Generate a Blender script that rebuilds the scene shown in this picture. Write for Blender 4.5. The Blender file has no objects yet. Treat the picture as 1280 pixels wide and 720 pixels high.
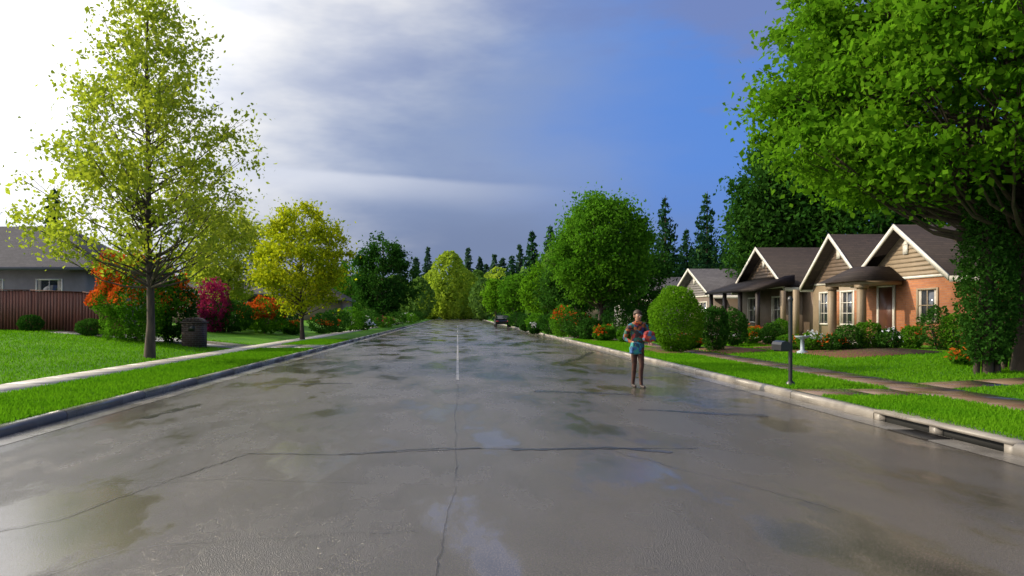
import bpy, bmesh, math, random
import numpy as np
from mathutils import Vector
rng=np.random.default_rng(7); random.seed(7)
S=bpy.context.scene
def link(o,parent=None):
    S.collection.objects.link(o)
    if parent: o.parent=parent
    return o
def empty(name):
    e=bpy.data.objects.new(name,None); link(e); e.empty_display_size=.2; return e
# ---------------------------------------------------------------- materials
def nt(name):
    m=bpy.data.materials.new(name); m.use_nodes=True; t=m.node_tree; t.nodes.clear()
    out=t.nodes.new('ShaderNodeOutputMaterial'); return m,t,out
def N(t,k,**kw):
    n=t.nodes.new('ShaderNode'+k)
    for a,b in kw.items():
        if a in n.inputs.keys() : n.inputs[a].default_value=b
        else: setattr(n,a,b)
    return n
def c4(c): return (c[0],c[1],c[2],1)
def M(t,op,a,b=None,c=None,clamp=False):
    n=t.nodes.new('ShaderNodeMath'); n.operation=op; n.use_clamp=clamp
    for i,v in enumerate((a,b,c)):
        if v is None: continue
        if isinstance(v,(int,float)): n.inputs[i].default_value=v
        else: t.links.new(v,n.inputs[i])
    return n.outputs[0]
def MR(t,v,a,b,c=0.,d=1.,smooth=True):
    n=t.nodes.new('ShaderNodeMapRange'); n.interpolation_type='SMOOTHSTEP' if smooth else 'LINEAR'
    t.links.new(v,n.inputs[0])
    for i,x in zip((1,2,3,4),(a,b,c,d)): n.inputs[i].default_value=x
    return n.outputs[0]
def MIX(t,f,a,b,blend='MIX'):
    n=t.nodes.new('ShaderNodeMix'); n.data_type='RGBA'; n.blend_type=blend
    for s,v in ((0,f),(6,a),(7,b)):
        if isinstance(v,(int,float)): n.inputs[s].default_value=v
        elif isinstance(v,tuple): n.inputs[s].default_value=c4(v)
        else: t.links.new(v,n.inputs[s])
    return n.outputs[2]
def NOISE(t,vec,scale,detail=3,rough=.55,mul=None):
    if mul:
        mp=t.nodes.new('ShaderNodeMapping'); mp.inputs['Scale'].default_value=mul; t.links.new(vec,mp.inputs[0]); vec=mp.outputs[0]
    n=t.nodes.new('ShaderNodeTexNoise'); n.inputs['Scale'].default_value=scale; n.inputs['Detail'].default_value=detail; n.inputs['Roughness'].default_value=rough
    t.links.new(vec,n.inputs[0]); return n.outputs[0]
def OBJ(t):
    return t.nodes.new('ShaderNodeTexCoord').outputs['Object']
def pmat(name,c1,c2=None,scale=3,rough=.7,bump=.0,bscale=30,rough2=None,mul=None,spec=.5,metal=0):
    m,t,out=nt(name); p=N(t,'BsdfPrincipled'); t.links.new(p.outputs[0],out.inputs[0])
    p.inputs['Metallic'].default_value=metal
    p.inputs['Specular IOR Level'].default_value=spec
    o=OBJ(t)
    if c2 is None: c2=tuple(x*.7 for x in c1)
    f=NOISE(t,o,scale,4,.6,mul); f=MR(t,f,.3,.7)
    t.links.new(MIX(t,f,c1,c2),p.inputs['Base Color'])
    if rough2 is not None: t.links.new(MR(t,f,0,1,rough,rough2),p.inputs['Roughness'])
    else: p.inputs['Roughness'].default_value=rough
    if bump>0:
        b=N(t,'Bump'); b.inputs['Strength'].default_value=bump; b.inputs['Distance'].default_value=.02
        t.links.new(NOISE(t,o,bscale,3,.6,mul),b.inputs['Height']); t.links.new(b.outputs[0],p.inputs['Normal'])
    return m
def leafmat(name,c1,c2,trans=.45,c3=None,nscale=.6):
    m,t,out=nt(name)
    g=N(t,'NewGeometry'); o=OBJ(t)
    r=g.outputs['Random Per Island']
    nz=MR(t,NOISE(t,o,nscale,1),.32,.68)
    f=M(t,'ADD',M(t,'MULTIPLY',r,.5),M(t,'MULTIPLY',nz,.5))
    col=MIX(t,f,c1,c2)
    if c3: col=MIX(t,MR(t,r,.80,.86),col,c3)
    d=N(t,'BsdfDiffuse'); tr=N(t,'BsdfTranslucent')
    t.links.new(col,d.inputs[0])
    t.links.new(MIX(t,.5,col,(c1[0]*1.6,c1[1]*1.45,c1[2]*.5)),tr.inputs[0])
    a=N(t,'MixShader'); a.inputs[0].default_value=trans; t.links.new(d.outputs[0],a.inputs[1]); t.links.new(tr.outputs[0],a.inputs[2])
    t.links.new(a.outputs[0],out.inputs[0])
    return m
# ---------------------------------------------------------------- mesh builder
class MB:
    def __init__(s): s.v=[];s.f=[];s.m=[];s.n=0
    def add(s,V,F,mi=0):
        V=np.asarray(V,float).reshape(-1,3);F=np.asarray(F,int).reshape(-1,4)
        s.v.append(V); s.f.append(F+s.n); s.m.append(np.full(len(F),mi)); s.n+=len(V)
    def box(s,x0,x1,y0,y1,z0,z1,mi=0):
        V=[(x,y,z) for z in (z0,z1) for y in (y0,y1) for x in (x0,x1)]
        s.add(V,[(0,2,3,1),(4,5,7,6),(0,1,5,4),(2,6,7,3),(0,4,6,2),(1,3,7,5)],mi)
    def hexa(s,B,T,mi=0):
        s.add(list(B)+list(T),[(3,2,1,0),(4,5,6,7),(0,1,5,4),(1,2,6,5),(2,3,7,6),(3,0,4,7)],mi)
    def tube(s,P,R,k=6,mi=0):
        P=np.asarray(P,float); n=len(P); T=np.gradient(P,axis=0); T/=np.linalg.norm(T,axis=1)[:,None]+1e-9
        ref=np.array([.13,.97,.2]) if abs(T[0,1])<.8 else np.array([.97,.1,.2])
        U=np.cross(T,ref); U/=np.linalg.norm(U,axis=1)[:,None]+1e-9; W=np.cross(T,U)
        a=np.arange(k)*2*math.pi/k
        V=P[:,None,:]+np.asarray(R)[:,None,None]*(np.cos(a)[None,:,None]*U[:,None,:]+np.sin(a)[None,:,None]*W[:,None,:])
        F=[(i*k+j,i*k+(j+1)%k,(i+1)*k+(j+1)%k,(i+1)*k+j) for i in range(n-1) for j in range(k)]
        s.add(V.reshape(-1,3),F,mi)
    def leaves(s,C,size,mi=0,up=0.,var=.35,asp=.55):
        C=np.asarray(C); n=len(C)
        d=rng.normal(size=(n,3)); d[:,2]-=up; d/=np.linalg.norm(d,axis=1)[:,None]
        e=rng.normal(size=(n,3)); w=np.cross(d,e); w/=np.linalg.norm(w,axis=1)[:,None]+1e-9
        nn=np.cross(d,w)
        sz=(size*(1+var*rng.normal(size=n)).clip(.4,1.9))[:,None]
        a=C-d*sz*.5; b=C+d*sz*.5; m1=C+w*sz*asp*.5+nn*sz*.1-d*sz*.08; m2=C-w*sz*asp*.5+nn*sz*.1-d*sz*.08
        V=np.stack([a,m1,b,m2],1).reshape(-1,3); F=np.arange(4*n).reshape(-1,4)
        s.add(V,F,mi)
    def obj(s,name,mats,parent=None,smooth=False):
        V=np.concatenate(s.v);F=np.concatenate(s.f);mi=np.concatenate(s.m)
        me=bpy.data.meshes.new(name); me.vertices.add(len(V)); me.vertices.foreach_set('co',V.ravel())
        me.loops.add(F.size); me.loops.foreach_set('vertex_index',F.ravel().astype(np.int32))
        me.polygons.add(len(F)); me.polygons.foreach_set('loop_start',np.arange(0,F.size,4,dtype=np.int32)); 
        me.polygons.foreach_set('material_index',mi.astype(np.int32))
        if smooth: me.polygons.foreach_set('use_smooth',np.ones(len(F),bool))
        for m in mats: me.materials.append(m)
        me.update(calc_edges=True); me.validate()
        return link(bpy.data.objects.new(name,me),parent)
# ---------------------------------------------------------------- camera
H=1.65
cam=bpy.data.cameras.new('camera'); co=link(bpy.data.objects.new('camera',cam)); co.location=(0,0,H); co.rotation_euler=(math.pi/2,0,0)
cam.sensor_width=36; cam.lens=27; cam.shift_x=(640-572)/1280; cam.shift_y=32/1280; cam.clip_end=6000; cam.clip_start=.05
S.camera=co
S.view_settings.view_transform='Standard'; S.view_settings.look='None'; S.view_settings.exposure=0
def PX(px,Y): return (px-572)/960*Y
def PZ(py,Y): return H+(392-py)/960*Y
# ---------------------------------------------------------------- world
sun_dir=Vector((-.80,.20,.46)).normalized()
elev=math.asin(sun_dir.z); azim=math.atan2(sun_dir.x,sun_dir.y)
w=bpy.data.worlds.new('World'); S.world=w; w.use_nodes=True; t=w.node_tree; t.nodes.clear()
out=t.nodes.new('ShaderNodeOutputWorld'); sky=t.nodes.new('ShaderNodeTexSky'); sky.sky_type='NISHITA'; sky.sun_disc=False
sky.sun_elevation=elev; sky.sun_rotation=azim
bg1=N(t,'Background'); bg1.inputs[1].default_value=.1; t.links.new(sky.outputs[0],bg1.inputs[0])
gen=t.nodes.new('ShaderNodeTexCoord').outputs['Generated']
sp=N(t,'SeparateXYZ'); t.links.new(gen,sp.inputs[0]); x,y,z=sp.outputs
az=M(t,'ARCTAN2',x,y); el=M(t,'ARCSINE',z)
n2=M(t,'SUBTRACT',NOISE(t,gen,3.0,5,.55,(.8,.8,2.4)),.5)
n3=M(t,'SUBTRACT',NOISE(t,gen,2.6,5,.6,(1.2,1.2,3.6)),.5)
wv=M(t,'ADD',M(t,'ADD',az,M(t,'MULTIPLY',M(t,'SUBTRACT',el,.2),-.70)),.215)
wv=M(t,'ADD',wv,M(t,'MULTIPLY',n3,.30)); wv=M(t,'ADD',wv,M(t,'MULTIPLY',n2,.30))
white=MR(t,wv,.24,-.20)
blue=MR(t,M(t,'ADD',az,M(t,'MULTIPLY',n2,.35)),-.02,.36)
base=MIX(t,blue,(.275,.35,.55),(.105,.26,.72))
cl=MR(t,M(t,'ADD',n3,M(t,'MULTIPLY',M(t,'SUBTRACT',el,.28),1.0)),-.05,.16)
base=MIX(t,M(t,'MULTIPLY',cl,M(t,'ADD',.35,M(t,'MULTIPLY',blue,.5))),base,(.185,.245,.50))
dk=M(t,'MULTIPLY',MR(t,M(t,'ADD',el,M(t,'MULTIPLY',n2,.10)),.20,.07),M(t,'SUBTRACT',.85,M(t,'MULTIPLY',blue,.45)))
base=MIX(t,dk,base,(.155,.205,.37))
base=MIX(t,M(t,'MULTIPLY',MR(t,el,.06,.0),.5),base,(.34,.38,.52))
wc=MIX(t,MR(t,n3,-.16,.2),(1.05,1.03,1.01),(.76,.79,.87))
colr=MIX(t,white,base,wc)
s=M(t,'SUBTRACT',el,M(t,'ADD',M(t,'MULTIPLY',az,-.064),.165))
s=M(t,'ADD',s,M(t,'MULTIPLY',n2,.03))
up=MR(t,s,.010,.0); dn=MR(t,s,-.04,.0)
st=M(t,'MULTIPLY',M(t,'MULTIPLY',up,dn),MR(t,az,.20,-.25)); 
colr=MIX(t,M(t,'MULTIPLY',st,.75),colr,(.74,.77,.87))
dt=N(t,'VectorMath'); dt.operation='DOT_PRODUCT'; t.links.new(gen,dt.inputs[0]); dt.inputs[1].default_value=tuple(sun_dir)
glow=MR(t,dt.outputs['Value'],.50,1.0)
bg2=N(t,'Background'); t.links.new(colr,bg2.inputs[0]); t.links.new(M(t,'ADD',1.02,M(t,'MULTIPLY',glow,2.2)),bg2.inputs[1])
mx=N(t,'MixShader'); mx.inputs[0].default_value=.92; t.links.new(bg1.outputs[0],mx.inputs[1]); t.links.new(bg2.outputs[0],mx.inputs[2]); t.links.new(mx.outputs[0],out.inputs[0])
L=bpy.data.lights.new('sun','SUN'); L.energy=4.8; L.angle=math.radians(.6); L.color=(1,.86,.62)
lo=link(bpy.data.objects.new('sun',L)); lo.rotation_euler=sun_dir.to_track_quat('Z','Y').to_euler()
# ---------------------------------------------------------------- ground
def gz(X):
    return float(np.interp(X,[-60,-18,-10,10,17,40],[1.3,.85,.13,.13,.5,.8]))
m,t,out=nt('lawn'); p=N(t,'BsdfPrincipled'); t.links.new(p.outputs[0],out.inputs[0]); o=OBJ(t)
col=MIX(t,MR(t,NOISE(t,o,.45,4),.3,.7),(.055,.18,.007),(.125,.29,.010)); col=MIX(t,MR(t,NOISE(t,o,14,3,.7),.35,.7),col,(.04,.125,.007))
t.links.new(col,p.inputs['Base Color']); p.inputs['Roughness'].default_value=.8; p.inputs['Specular IOR Level'].default_value=.1
b=N(t,'Bump'); b.inputs['Strength'].default_value=.8; b.inputs['Distance'].default_value=.05; t.links.new(NOISE(t,o,25,3,.7),b.inputs['Height']); t.links.new(b.outputs[0],p.inputs['Normal'])
lawn=m
RL,RR=-6.1,6.5
g=MB(); xs=[(-2500,1.3),(-60,1.3),(-18,.85),(-10,.13),(RL-.15,.13),(RL-.1,-.06),(RR+.1,-.06),(RR+.15,.13),(10,.13),(17,.5),(40,.8),(2500,.8)]
ys=[-40,0,20,60,120,300,3500]
V=[(a,yy,b_) for yy in ys for a,b_ in xs]; k=len(xs)
g.add(V,[(j*k+i,j*k+i+1,(j+1)*k+i+1,(j+1)*k+i) for j in range(len(ys)-1) for i in range(k-1)]); g.obj('ground',[lawn])
# road
m,t,out=nt('wet_asphalt'); p=N(t,'BsdfPrincipled'); t.links.new(p.outputs[0],out.inputs[0]); o=OBJ(t)
big=NOISE(t,o,.30,4,.6,(1,.45,1)); big2=NOISE(t,o,.75,5,.62,(1.0,.38,1)); fine=NOISE(t,o,60,2,.7); agg=NOISE(t,o,120,1,.6)
sx=N(t,'SeparateXYZ'); t.links.new(o,sx.inputs[0])
col=MIX(t,MR(t,big,.35,.65),(.058,.050,.045),(.100,.086,.074)); col=MIX(t,MR(t,big2,.54,.70,0,.65),col,(.028,.026,.026))
col=MIX(t,MR(t,agg,.50,.70,0,.65),col,(.24,.205,.165)); col=MIX(t,MR(t,fine,.50,.72,0,.6),col,(.022,.020,.019))
t.links.new(col,p.inputs['Base Color'])
edge=MR(t,M(t,'ABSOLUTE',sx.outputs[0]),4.0,6.0)
wet=M(t,'ADD',MR(t,big2,.40,.66),M(t,'MULTIPLY',edge,.35))
wet=M(t,'ADD',wet,M(t,'MULTIPLY',MR(t,big,.44,.64),.4),clamp=True)
t.links.new(MR(t,wet,0,1,.30,.07,False),p.inputs['Roughness']); p.inputs['Specular IOR Level'].default_value=.95
b=N(t,'Bump'); b.inputs['Distance'].default_value=.010; t.links.new(MR(t,wet,0.2,1,.9,.10),b.inputs['Strength'])
t.links.new(M(t,'ADD',fine,M(t,'MULTIPLY',agg,.7)),b.inputs['Height']); t.links.new(b.outputs[0],p.inputs['Normal'])
asphalt=m
g=MB(); g.add([(RL-.02,-30,0),(RR+.02,-30,0),(RR+.02,330,0),(RL-.02,330,0)],[(0,1,2,3)]); g.obj('road',[asphalt])
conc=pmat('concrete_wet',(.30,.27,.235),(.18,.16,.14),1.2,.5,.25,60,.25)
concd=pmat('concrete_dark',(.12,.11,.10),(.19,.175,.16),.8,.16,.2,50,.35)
walkm=pmat('sidewalk_concrete',(.42,.385,.34),(.27,.25,.23),1.5,.3,.2,60,.6)
brownw=pmat('wet_brown_concrete',(.12,.072,.05),(.18,.12,.08),1.,.15,.2,50,.35)
def sheet(name,x0,x1,y0,y1,z,mat):
    g=MB(); g.add([(x0,y0,z),(x1,y0,z),(x1,y1,z),(x0,y1,z)],[(0,1,2,3)]); return g.obj(name,[mat])
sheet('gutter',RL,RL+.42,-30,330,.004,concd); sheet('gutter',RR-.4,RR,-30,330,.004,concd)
def curb(side,x0,x1,mat,gaps=()):
    g=MB(); yy=-30.
    rnd=np.random.default_rng(3)
    while yy<300:
        l=3.0 if yy<60 else 30
        top=.135+rnd.uniform(-.004,.004)
        if any(a<=yy+.01<b for a,b in gaps): 
            yy+=l; continue
        if side<0: sec=[(x0,-.05),(x1,-.05),(x1,top-.05),(x1-.015,top-.018),(x1-.05,top),(x0,top)]
        else: sec=[(x1,-.05),(x0,-.05),(x0,top-.05),(x0+.015,top-.018),(x0+.05,top),(x1,top)]
        V=[(a,yy+.008,c) for a,c in sec]+[(a,yy+l-.008,c) for a,c in sec]
        F=[(i,(i+1)%6,(i+1)%6+6,i+6) for i in range(6)]+[(0,1,2,5),(5,2,3,4),(6,11,8,7),(11,10,9,8)]
        g.add(V,F); yy+=l
    g.obj('curb',[mat])
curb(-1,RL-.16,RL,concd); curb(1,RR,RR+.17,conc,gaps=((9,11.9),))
blk=pmat('void_shade_black',(.006,.006,.006),(.01,.01,.01),5,.8)  # near-black colour standing in for the shade inside the drain
iron=pmat('cast_iron',(.03,.028,.026),(.05,.045,.04),8,.5,.3,60,metal=.6)
sd=empty('storm_drain')
g=MB(); g.box(RR,RR+.4,9,12,.105,.15); 
for yy in (9.0,10.45,11.85): g.box(RR+.01,RR+.3,yy,yy+.15,-.05,.104)
g.obj('lintel',[conc],sd)
g=MB(); g.box(RR+.10,RR+.38,9.02,11.98,-.05,.102); g.obj('opening_shade_block',[blk],sd)  # solid block, coloured black to give the inlet its inner shade
g=MB()
for i in range(14): g.box(RR-.38,RR-.02,10.05+i*.06,10.075+i*.06,.006,.014)
g.box(RR-.40,RR-.38,10,10.9,.006,.015); g.box(RR-.02,RR-.002,10,10.9,.006,.015); g.obj('grate',[iron],sd)
def walk(name,x0,x1,y0,y1,z,mat,step=1.5,ax='y'):
    g=MB(); 
    if ax=='y':
        yy=y0
        while yy<y1: g.box(x0,x1,yy+.008,min(yy+step,y1)-.008,z-.1,z); yy+=step
    else:
        xx=x0
        while xx<x1-.01:
            xe=min(xx+step,x1); g.hexa([(xx+.008,y0,gz(xx)-.1),(xe-.008,y0,gz(xe)-.1),(xe-.008,y1,gz(xe)-.1),(xx+.008,y1,gz(xx)-.1)],
              [(xx+.008,y0,gz(xx)+.01),(xe-.008,y0,gz(xe)+.01),(xe-.008,y1,gz(xe)+.01),(xx+.008,y1,gz(xx)+.01)]); xx+=step
    return g.obj(name,[mat])
walk('sidewalk',-9.75,-8.6,0,150,.142,walkm)
walk('sidewalk',8.75,9.95,0,150,.142,brownw)
walk('driveway',-18,-9.8,33.5,37.2,.14,concd,2.,'x'); walk('driveway',-8.55,RL-.17,33.5,37.2,.14,concd,1.2,'x')
walk('footpath',10.0,17.0,15.6,16.7,.14,brownw,1.2,'x'); walk('footpath',RR+.2,8.7,14.2,15.4,.14,brownw,1.1,'x')
walk('driveway',10.0,17,46.8,50,.14,concd,2.,'x'); walk('driveway',RR+.2,8.7,46.8,50,.14,concd,1.1,'x')
mk=pmat('worn_paint',(.46,.43,.38),(.10,.09,.08),3,.3,.1,60,.3,(1,.5,1))
g=MB()
for a,b_ in ((19.,60.),(66,75),(81,90),(96,105)):
    g.add([(-.035,a,.005),(.035,a,.005),(.035,b_,.005),(-.035,b_,.005)],[(0,1,2,3)])
g.obj('road_marking',[mk])
tar=pmat('crack_dark',(.018,.016,.015),(.04,.036,.032),3,.3,.2,60)
tars=pmat('tar_seal',(.022,.020,.020),(.05,.044,.04),2,.12,.3,60,.3,spec=.8)
def crack(g,pts,wid,jit=.05,z=.006):
    P=[]
    for (a,b_) in zip(pts[:-1],pts[1:]):
        a=np.array(a,float);b_=np.array(b_,float); n=max(3,int(np.linalg.norm(b_-a)/.07))
        for i in range(n): P.append(a+(b_-a)*i/n)
    P.append(np.array(pts[-1],float)); P=np.array(P); n=len(P)
    wob=np.cumsum(rng.normal(size=(n,2))*jit*.32,axis=0); wob-=np.linspace(0,1,n)[:,None]*wob[-1]; wob+=rng.normal(size=(n,2))*jit*.12
    P=P+wob; T=np.gradient(P,axis=0); T/=np.linalg.norm(T,axis=1)[:,None]; Nn=np.stack([-T[:,1],T[:,0]],1)
    lw=np.interp(np.arange(n),np.arange(0,n+8,8),rng.uniform(.15,1.3,len(np.arange(0,n+8,8))))
    ww=wid*(lw*.7+.4*rng.random(n))[:,None]*.5
    A=P+Nn*ww;B=P-Nn*ww; V=np.zeros((2*n,3)); V[0::2,:2]=B;V[1::2,:2]=A;V[:,2]=z
    g.add(V,[(2*i,2*i+2,2*i+3,2*i+1) for i in range(n-1)])
def q(px,py): Y=H*960/(py-392); return (PX(px,Y),Y)
g=MB()
crack(g,[q(310,567),q(430,568),q(560,560),q(700,562),q(870,561)],.032)
crack(g,[q(0,665),q(70,650),q(140,625),q(230,592),q(310,568)],.016)
crack(g,[q(571,470),q(570,520),q(563,590),q(556,640),q(545,719)],.006,.016,.007)
crack(g,[q(60,719),q(150,690),q(330,672),q(520,665)],.006,.05)
crack(g,[q(120,605),q(300,600),q(540,605)],.006,.05)
crack(g,[q(760,561),q(900,600),q(1050,640)],.006,.06)
g.obj('road_cracks',[tar])
g=MB()
crack(g,[q(420,569),q(520,563),q(600,560)],.12,.05,.004); crack(g,[q(640,563),q(760,560),q(840,566)],.20,.05,.0045)
crack(g,[q(670,489),q(790,493)],.35,.05,.004); crack(g,[q(330,480),q(440,479)],.3,.05,.004); crack(g,[q(800,512),q(960,520)],.25,.05,.004)
crack(g,[q(180,523),q(250,505)],.22,.04,.004); crack(g,[q(700,455),q(740,440)],.3,.04,.004)
g.obj('tar_seal',[tars])
# ---------------------------------------------------------------- grass blades
gr=leafmat('grass_blades',(.075,.235,.008),(.14,.32,.012),.45,None,.45)
g=MB()
def grass(x0,x1,y0,y1,n,excl=()):
    X=rng.uniform(x0,x1,n); u=rng.random(n); Y=y0+(y1-y0)*u**1.5
    for (a,b_,c,d) in excl:
        k=~((X>a)&(X<b_)&(Y>c)&(Y<d)); X=X[k];Y=Y[k]
    Z=np.interp(X,[-60,-18,-10,10,17,40],[1.3,.85,.13,.13,.5,.8])
    n=len(X); h=rng.uniform(.025,.065,n)*(1+Y*.004); a=rng.uniform(0,math.pi,n); wd=.008+Y*.0004
    dx=np.cos(a)*wd; dy=np.sin(a)*wd; lx=rng.normal(size=n)*.02; ly=rng.normal(size=n)*.02
    V=np.stack([np.stack([X-dx,Y-dy,Z-.005],1),np.stack([X+dx,Y+dy,Z-.005],1),np.stack([X+dx*.25+lx,Y+dy*.25+ly,Z+h],1),np.stack([X-dx*.25+lx,Y-dy*.25+ly,Z+h],1)],1)
    g.add(V.reshape(-1,3),np.arange(4*n).reshape(-1,4))
grass(-8.6,RL-.15,9,45,50000,((-9,-6,33.4,37.3),)); grass(-21,-9.72,13,38,50000,((-18,-9,33.4,37.3),))
grass(RR+.17,8.74,8,45,55000,((6,9,14.1,15.5),)); grass(9.96,15.6,9,38,50000,((9,18,15.5,16.8),))
g.obj('grass',[gr])
# ---------------------------------------------------------------- trees
bark=pmat('bark',(.075,.052,.038),(.035,.026,.019),6,.9,.8,25,mul=(1,1,.25))
barkl=pmat('bark_pale',(.11,.08,.06),(.05,.038,.03),6,.9,.8,25,mul=(1,1,.25))
L_birch=leafmat('leaves_spring',(.24,.33,.03),(.42,.46,.06),.6,None,.8)
L_yel=leafmat('leaves_yellow',(.30,.38,.012),(.44,.44,.02),.55,(.18,.28,.02))
L_maple=leafmat('leaves_maple',(.055,.17,.008),(.165,.34,.018),.55,None,.7)
L_mid=leafmat('leaves_mid',(.045,.15,.010),(.11,.26,.018),.5,None,.5)
L_dark=leafmat('leaves_dark',(.016,.065,.010),(.05,.135,.018),.35,None,.4)
L_con=leafmat('needles',(.014,.055,.022),(.04,.10,.035),.25,None,.3)
L_far=leafmat('leaves_far_hazed',(.06,.14,.03),(.14,.24,.045),.4,None,.12)  # slight bluish haze of distance put into the leaf colour
L_farc=leafmat('needles_far_hazed',(.03,.075,.05),(.065,.12,.07),.25,None,.1)  # distance haze painted in: paler, bluer needle colour
L_fy=leafmat('leaves_far_yellow',(.22,.33,.03),(.32,.42,.05),.5)
L_red=leafmat('leaves_red',(.42,.06,.012),(.52,.15,.02),.45)
L_pink=leafmat('leaves_pink',(.30,.02,.10),(.14,.02,.08),.4)
L_wh=leafmat('petals_white',(.7,.7,.75),(.5,.55,.7),.2)
def tree(name,X,Y,Ht,cb,R,env,ncl,npl,ls,cs,leaf,bk=bark,tr=.16,seed=1,z0=None,lean=0,flat=.7,up=.3,inner=.35,k=7,cx=0,asp=.6,amp=.14):
    r=np.random.default_rng(seed); z0=gz(X) if z0 is None else z0
    g=MB(); n=10; zz=np.linspace(0,Ht*.93,n)
    wob=np.cumsum(r.normal(size=(n,2))*.05*tr/.16,axis=0); wob[0]=0
    P=np.stack([X+wob[:,0]+lean*zz,Y+wob[:,1],z0-.1+zz],1)
    rad=tr*(1-zz/Ht)**.8+.012; rad[0]*=1.45
    g.tube(P,rad,k,0)
    hb=(cb-z0)
    ts=[]
    while len(ts)<ncl:
        tt=r.random()
        if r.random()<max(env(tt),.08)**1.3: ts.append(tt)
    LV=[]
    for i,tt in enumerate(ts):
        a=r.uniform(0,2*math.pi); rho=R*env(tt)*(inner+(1-inner)*r.random()**.5)*(1+amp*math.sin(a*3+tt*7+seed)+amp*.6*math.sin(a*7-tt*19))*r.uniform(.88,1.08)
        c=np.array([X+cx*math.sin(tt*3.14)+lean*tt*Ht+rho*math.cos(a),Y+rho*math.sin(a),cb+tt*(z0+Ht-cb)])
        if i%3==0 or ncl<80:
            zs=np.clip(c[2]-rho*r.uniform(.45,.9),cb-hb*.25,z0+Ht*.9); f=(zs-z0+.1)/(Ht*.93)*(n-1); f=min(max(f,0),n-1.01); j=int(f); s0=P[j]+(P[j+1]-P[j])*(f-j)
            mid=(s0+c)/2+np.array([0,0,-.1*rho+.05])+r.normal(size=3)*.06*rho
            rb=max(.012,rad[j]*.36); q1=(s0+mid)/2+r.normal(size=3)*.02*rho
            g.tube([s0,q1,mid,c],[rb,rb*.7,rb*.42,.006],5 if tr>.1 else 4,0)
            for _ in range(2):
                e=c+r.normal(size=3)*cs*.7; g.tube([mid+(c-mid)*.5,(c+e)/2+r.normal(size=3)*.03,e],[rb*.25,.008,.004],3,0)
        m_=int(npl*r.uniform(.5,1.5)); sc=cs*r.uniform(.65,1.35)
        off=r.normal(size=(m_,3)); off*=(.35+.65*r.random((m_,1))); off[:,2]*=flat
        LV.append(c+off*sc)
    g.leaves(np.concatenate(LV),ls,1,up,asp=asp)
    return g.obj(name,[bk,leaf])
def ovoid(t): return max(.06,(4*t*(1-t)))**.5*(1.05-.25*t)
def birch_env(t): return float(np.interp(t,[0,.06,.22,.45,.65,.85,1],[.6,.95,1.02,.88,.68,.44,.1]))
tree('birch_tree',-10.35,25.8,12.5,3.3,3.45,birch_env,440,50,.150,.40,L_birch,barkl,.13,3,inner=.1,flat=.8,k=9,amp=.16)
def mp(t): return float(np.interp(t,[0,.12,.3,.6,.85,1],[.62,.9,1,.95,.65,.2]))
tree('maple_tree',13.4,18.0,13.5,4.2,5.5,mp,1050,150,.145,.50,L_maple,bark,.26,11,inner=.5,flat=.55,up=.5,k=10,asp=.7,amp=.07)
def column(name,X,Y,Ht,R,n,leaf,ls=.11,seed=2,base=.25):
    r=np.random.default_rng(seed); z0=gz(X); g=MB(); g.tube([(X,Y,z0-.1),(X+.03,Y,z0+Ht*.5),(X,Y,z0+Ht*.95)],[.13,.08,.02],7,0)
    g.tube([(X-.2,Y+.1,z0-.1),(X-.16,Y,z0+Ht*.3),(X-.1,Y,z0+Ht*.7)],[.08,.06,.02],6,0); g.tube([(X+.2,Y-.05,z0-.1),(X+.22,Y,z0+Ht*.3),(X+.1,Y,z0+Ht*.7)],[.08,.06,.02],6,0)
    tt=r.random(n); a=r.uniform(0,6.283,n)
    lump=1+.16*np.sin(a*4+tt*17)+.12*np.sin(a*7-tt*31)
    prof=np.interp(tt,[0,.1,.4,.8,1],[.55,.8,1,.8,.35]); rr=R*prof*lump*(.55+.45*r.random(n)**.4)
    C=np.stack([X+rr*np.cos(a),Y+rr*np.sin(a),z0+base+tt*(Ht-base)],1)+r.normal(size=(n,3))*.05
    g.leaves(C,ls,1,-.5); return g.obj(name,[bark,leaf])
column('cypress_tree',12.35,17.9,4.7,.58,13000,L_dark,.085,2,.3)
column('cypress_tree',13.5,18.6,4.8,.7,11000,L_dark,.085,5)
tree('yellow_tree',PX(378,45),45,8.0-.13,1.9,2.9,ovoid,260,75,.17,.42,L_yel,bark,.11,21,inner=.3,amp=.10)
tree('maple_tree',PX(752,45),45,8.4,2.4,2.95,ovoid,380,90,.18,.46,L_mid,bark,.15,22,inner=.4,amp=.10)
tree('maple_tree',PX(285,56),56,8.6,2.5,3.4,ovoid,200,60,.22,.5,L_birch,bark,.15,23,inner=.3)
tree('linden_tree',PX(478,88),88,10.4,1.5,3.7,ovoid,240,60,.3,.55,L_dark,bark,.18,24,inner=.4)
tree('linden_tree',PX(436,110),110,8,1.5,3.7,ovoid,120,50,.35,.6,L_mid,bark,.18,25)
tree('round_tree',PX(679,68),68,5.8,1.4,2.0,ovoid,160,60,.2,.33,L_maple,bark,.10,26,inner=.5,amp=.05)
tree('round_tree',PX(645,98),98,6.5,1.6,2.4,ovoid,140,50,.26,.4,L_mid,bark,.12,27,inner=.5,amp=.05)
tree('round_tree',PX(620,140),140,7.8,2,2.6,ovoid,120,50,.36,.5,L_maple,bark,.12,28,inner=.5,amp=.05)
tree('maple_tree',PX(712,60),60,6.5,1.2,2.4,ovoid,180,60,.22,.45,L_dark,bark,.12,29)
tree('maple_tree',PX(800,62),62,8.0,1.2,2.6,ovoid,170,60,.22,.45,L_dark,bark,.12,30)
tree('oak_tree',28.0,52,13.2,4,6.2,mp,460,110,.30,.85,L_dark,bark,.35,31,amp=.06)
tree('oak_tree',21.6,53,12.8,3,2.9,ovoid,320,90,.28,.65,L_dark,bark,.3,32,amp=.06)
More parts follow.
